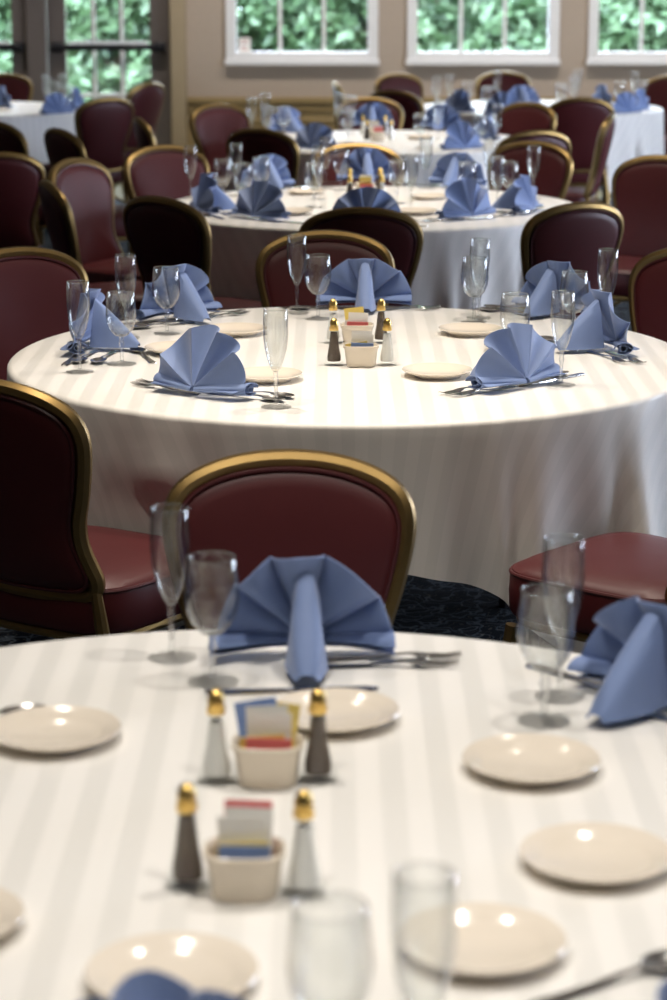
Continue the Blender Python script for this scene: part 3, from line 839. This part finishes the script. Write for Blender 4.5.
plate(2, 178, 353, 'behind the front left napkin, second table')
plate(2, 517, 351, 'behind the front right napkin, second table')
cutlery('spoon', at(144, 357), R_(18), 'stainless spoon between left goblet and plate, second table')
# third table
cruet(3, 'front', (382, 203), (350, 203), (366, 203), [('pink', 0, -.01, .004, 8, 3), ('yellow', -.002, .0, .012, 0, -4), ('white', .002, .008, .014, -8, 4)])
cruet(3, 'rear', (350, 195), (380, 195), (365, 195), [('yellow', 0, -.01, .004, 8, 3), ('white', .002, .004, .012, -8, 4)])
for px, py, w, d, v in ((207, 213, 'left', 0, 0), (262, 219, 'front left', 0, 1), (267, 190, 'rear left', 0, 2), (367, 183, 'rear', 5, 0), (366, 226, 'front', 0, 1), (456, 187, 'rear right', 0, 2), (464, 219, 'front right', 0, 0), (522, 212, 'right', 0, 1)):
    napkin(3, px, py, w, d, v, 1)
for k, px, py, w in (('flute', 191, 199, 'at the far left'), ('flute', 236, 196, 'behind the left napkin'), ('goblet', 223, 203, 'between the two left napkins'), ('goblet', 243, 207, 'behind the front left napkin'), ('goblet', 261, 200, 'in front of the rear left napkin'),
                     ('goblet', 314, 207, 'left of the front shakers'), ('flute', 318, 199, 'left of the rear shakers'), ('flute', 326, 188, 'left of the rear napkin'), ('goblet', 341, 190, 'overlapping the rear napkin'), ('goblet', 397, 203, 'right of the front shakers'),
                     ('flute', 411, 210, 'right of the front napkin'), ('flute', 426, 188, 'right of the rear napkin'), ('goblet', 467, 206, 'behind the front right napkin'), ('flute', 497, 212, 'between the two right napkins'), ('goblet', 509, 205, 'left of the right napkin'), ('flute', 533, 198, 'at the far right'), ('flute', 489, 190, 'beside the rear right napkin')):
    glass(k, 3, px, py, w+' on the third table')
for px, py, w in ((292, 214, 'right of the front left napkin'), (306, 194, 'right of the rear left napkin'), (430, 199, 'left of the rear right napkin'), (417, 214, 'left of the front right napkin')):
    plate(3, px, py, w+', third table')
# fourth table
cruet(4, 'front', (391, 141), (367, 141), (378, 141), [('pink', 0, -.01, .004, 8, 3), ('white', .002, .004, .012, -8, 4)])
cruet(4, 'rear', (363, 136), (385, 136), (374, 136), [('white', 0, -.008, .008, 8, 3), ('yellow', .002, .004, .012, -8, 4)])
for px, py, w, d, v in ((287, 132, 'left', 0, 0), (316, 149, 'front left', 0, 1), (372, 127, 'rear', 0, 2), (460, 149, 'front right', 0, 0), (487, 139, 'right', 0, 1), (440, 129, 'rear right', 0, 2)):
    napkin(4, px, py, w, d, v, 0)
for k, px, py, w in (('flute', 252, 136, 'at the far left'), ('flute', 265, 131, 'second from the left'), ('goblet', 268, 139, 'left of the left napkin'), ('goblet', 284, 139, 'in front of the left napkin'), ('flute', 339, 131, 'left of the rear napkin'), ('flute', 351, 134, 'near the rear napkin'), ('goblet', 348, 142, 'left of the shakers'),
                     ('flute', 438, 139, 'behind the front right napkin'), ('goblet', 480, 149, 'right of the front right napkin'), ('goblet', 420, 147, 'left of the front right napkin'), ('flute', 497, 145, 'at the far right')):
    glass(k, 4, px, py, w+' on the fourth table')
plate(4, 420, 139, 'right of the shakers, fourth table'); plate(4, 345, 147, 'in front of the left goblet, fourth table')
# far tables
for px, py, w, d, v in ((459, 112, 'left', 0, 0), (522, 105, 'rear', 0, 1), (505, 115, 'front left', 0, 2), (602, 106, 'rear right', 0, 0), (625, 113, 'right', 0, 1), (640, 110, 'far right', 0, 2)):
    napkin(5, px, py, w, d, v, 0)
for k, px, py, w in (('flute', 436, 110, 'at the far left'), ('flute', 449, 107, 'second from left'), ('goblet', 467, 108, 'behind the left napkin'), ('goblet', 486, 114, 'right of the left napkin'), ('flute', 497, 103, 'behind dark front chair'), ('goblet', 560, 111, 'in the middle'), ('flute', 573, 109, 'right of the middle'), ('flute', 577, 102, 'behind the middle flute'),
                     ('goblet', 619, 108, 'between the right napkins'), ('flute', 634, 103, 'behind the far right napkin'), ('goblet', 641, 106, 'at the far right')):
    glass(k, 5, px, py, w+' on far table under windows')
for px, py, w, d, v in ((2, 107, 'middle', 0, 0), (56, 114, 'front right', 0, 1), (76, 109, 'right', 0, 2)):
    napkin(6, px, py, w, d, v, 0)
for k, px, py, w in (('flute', 47, 108, 'left of right napkins'), ('flute', 63, 106, 'behind front right napkin'), ('goblet', 69, 112, 'between the right napkins'), ('goblet', 54, 107, 'leftmost of the goblets')):
    glass(k, 6, px, py, w+' on the far table by the glass doors')
lay_cutlery()
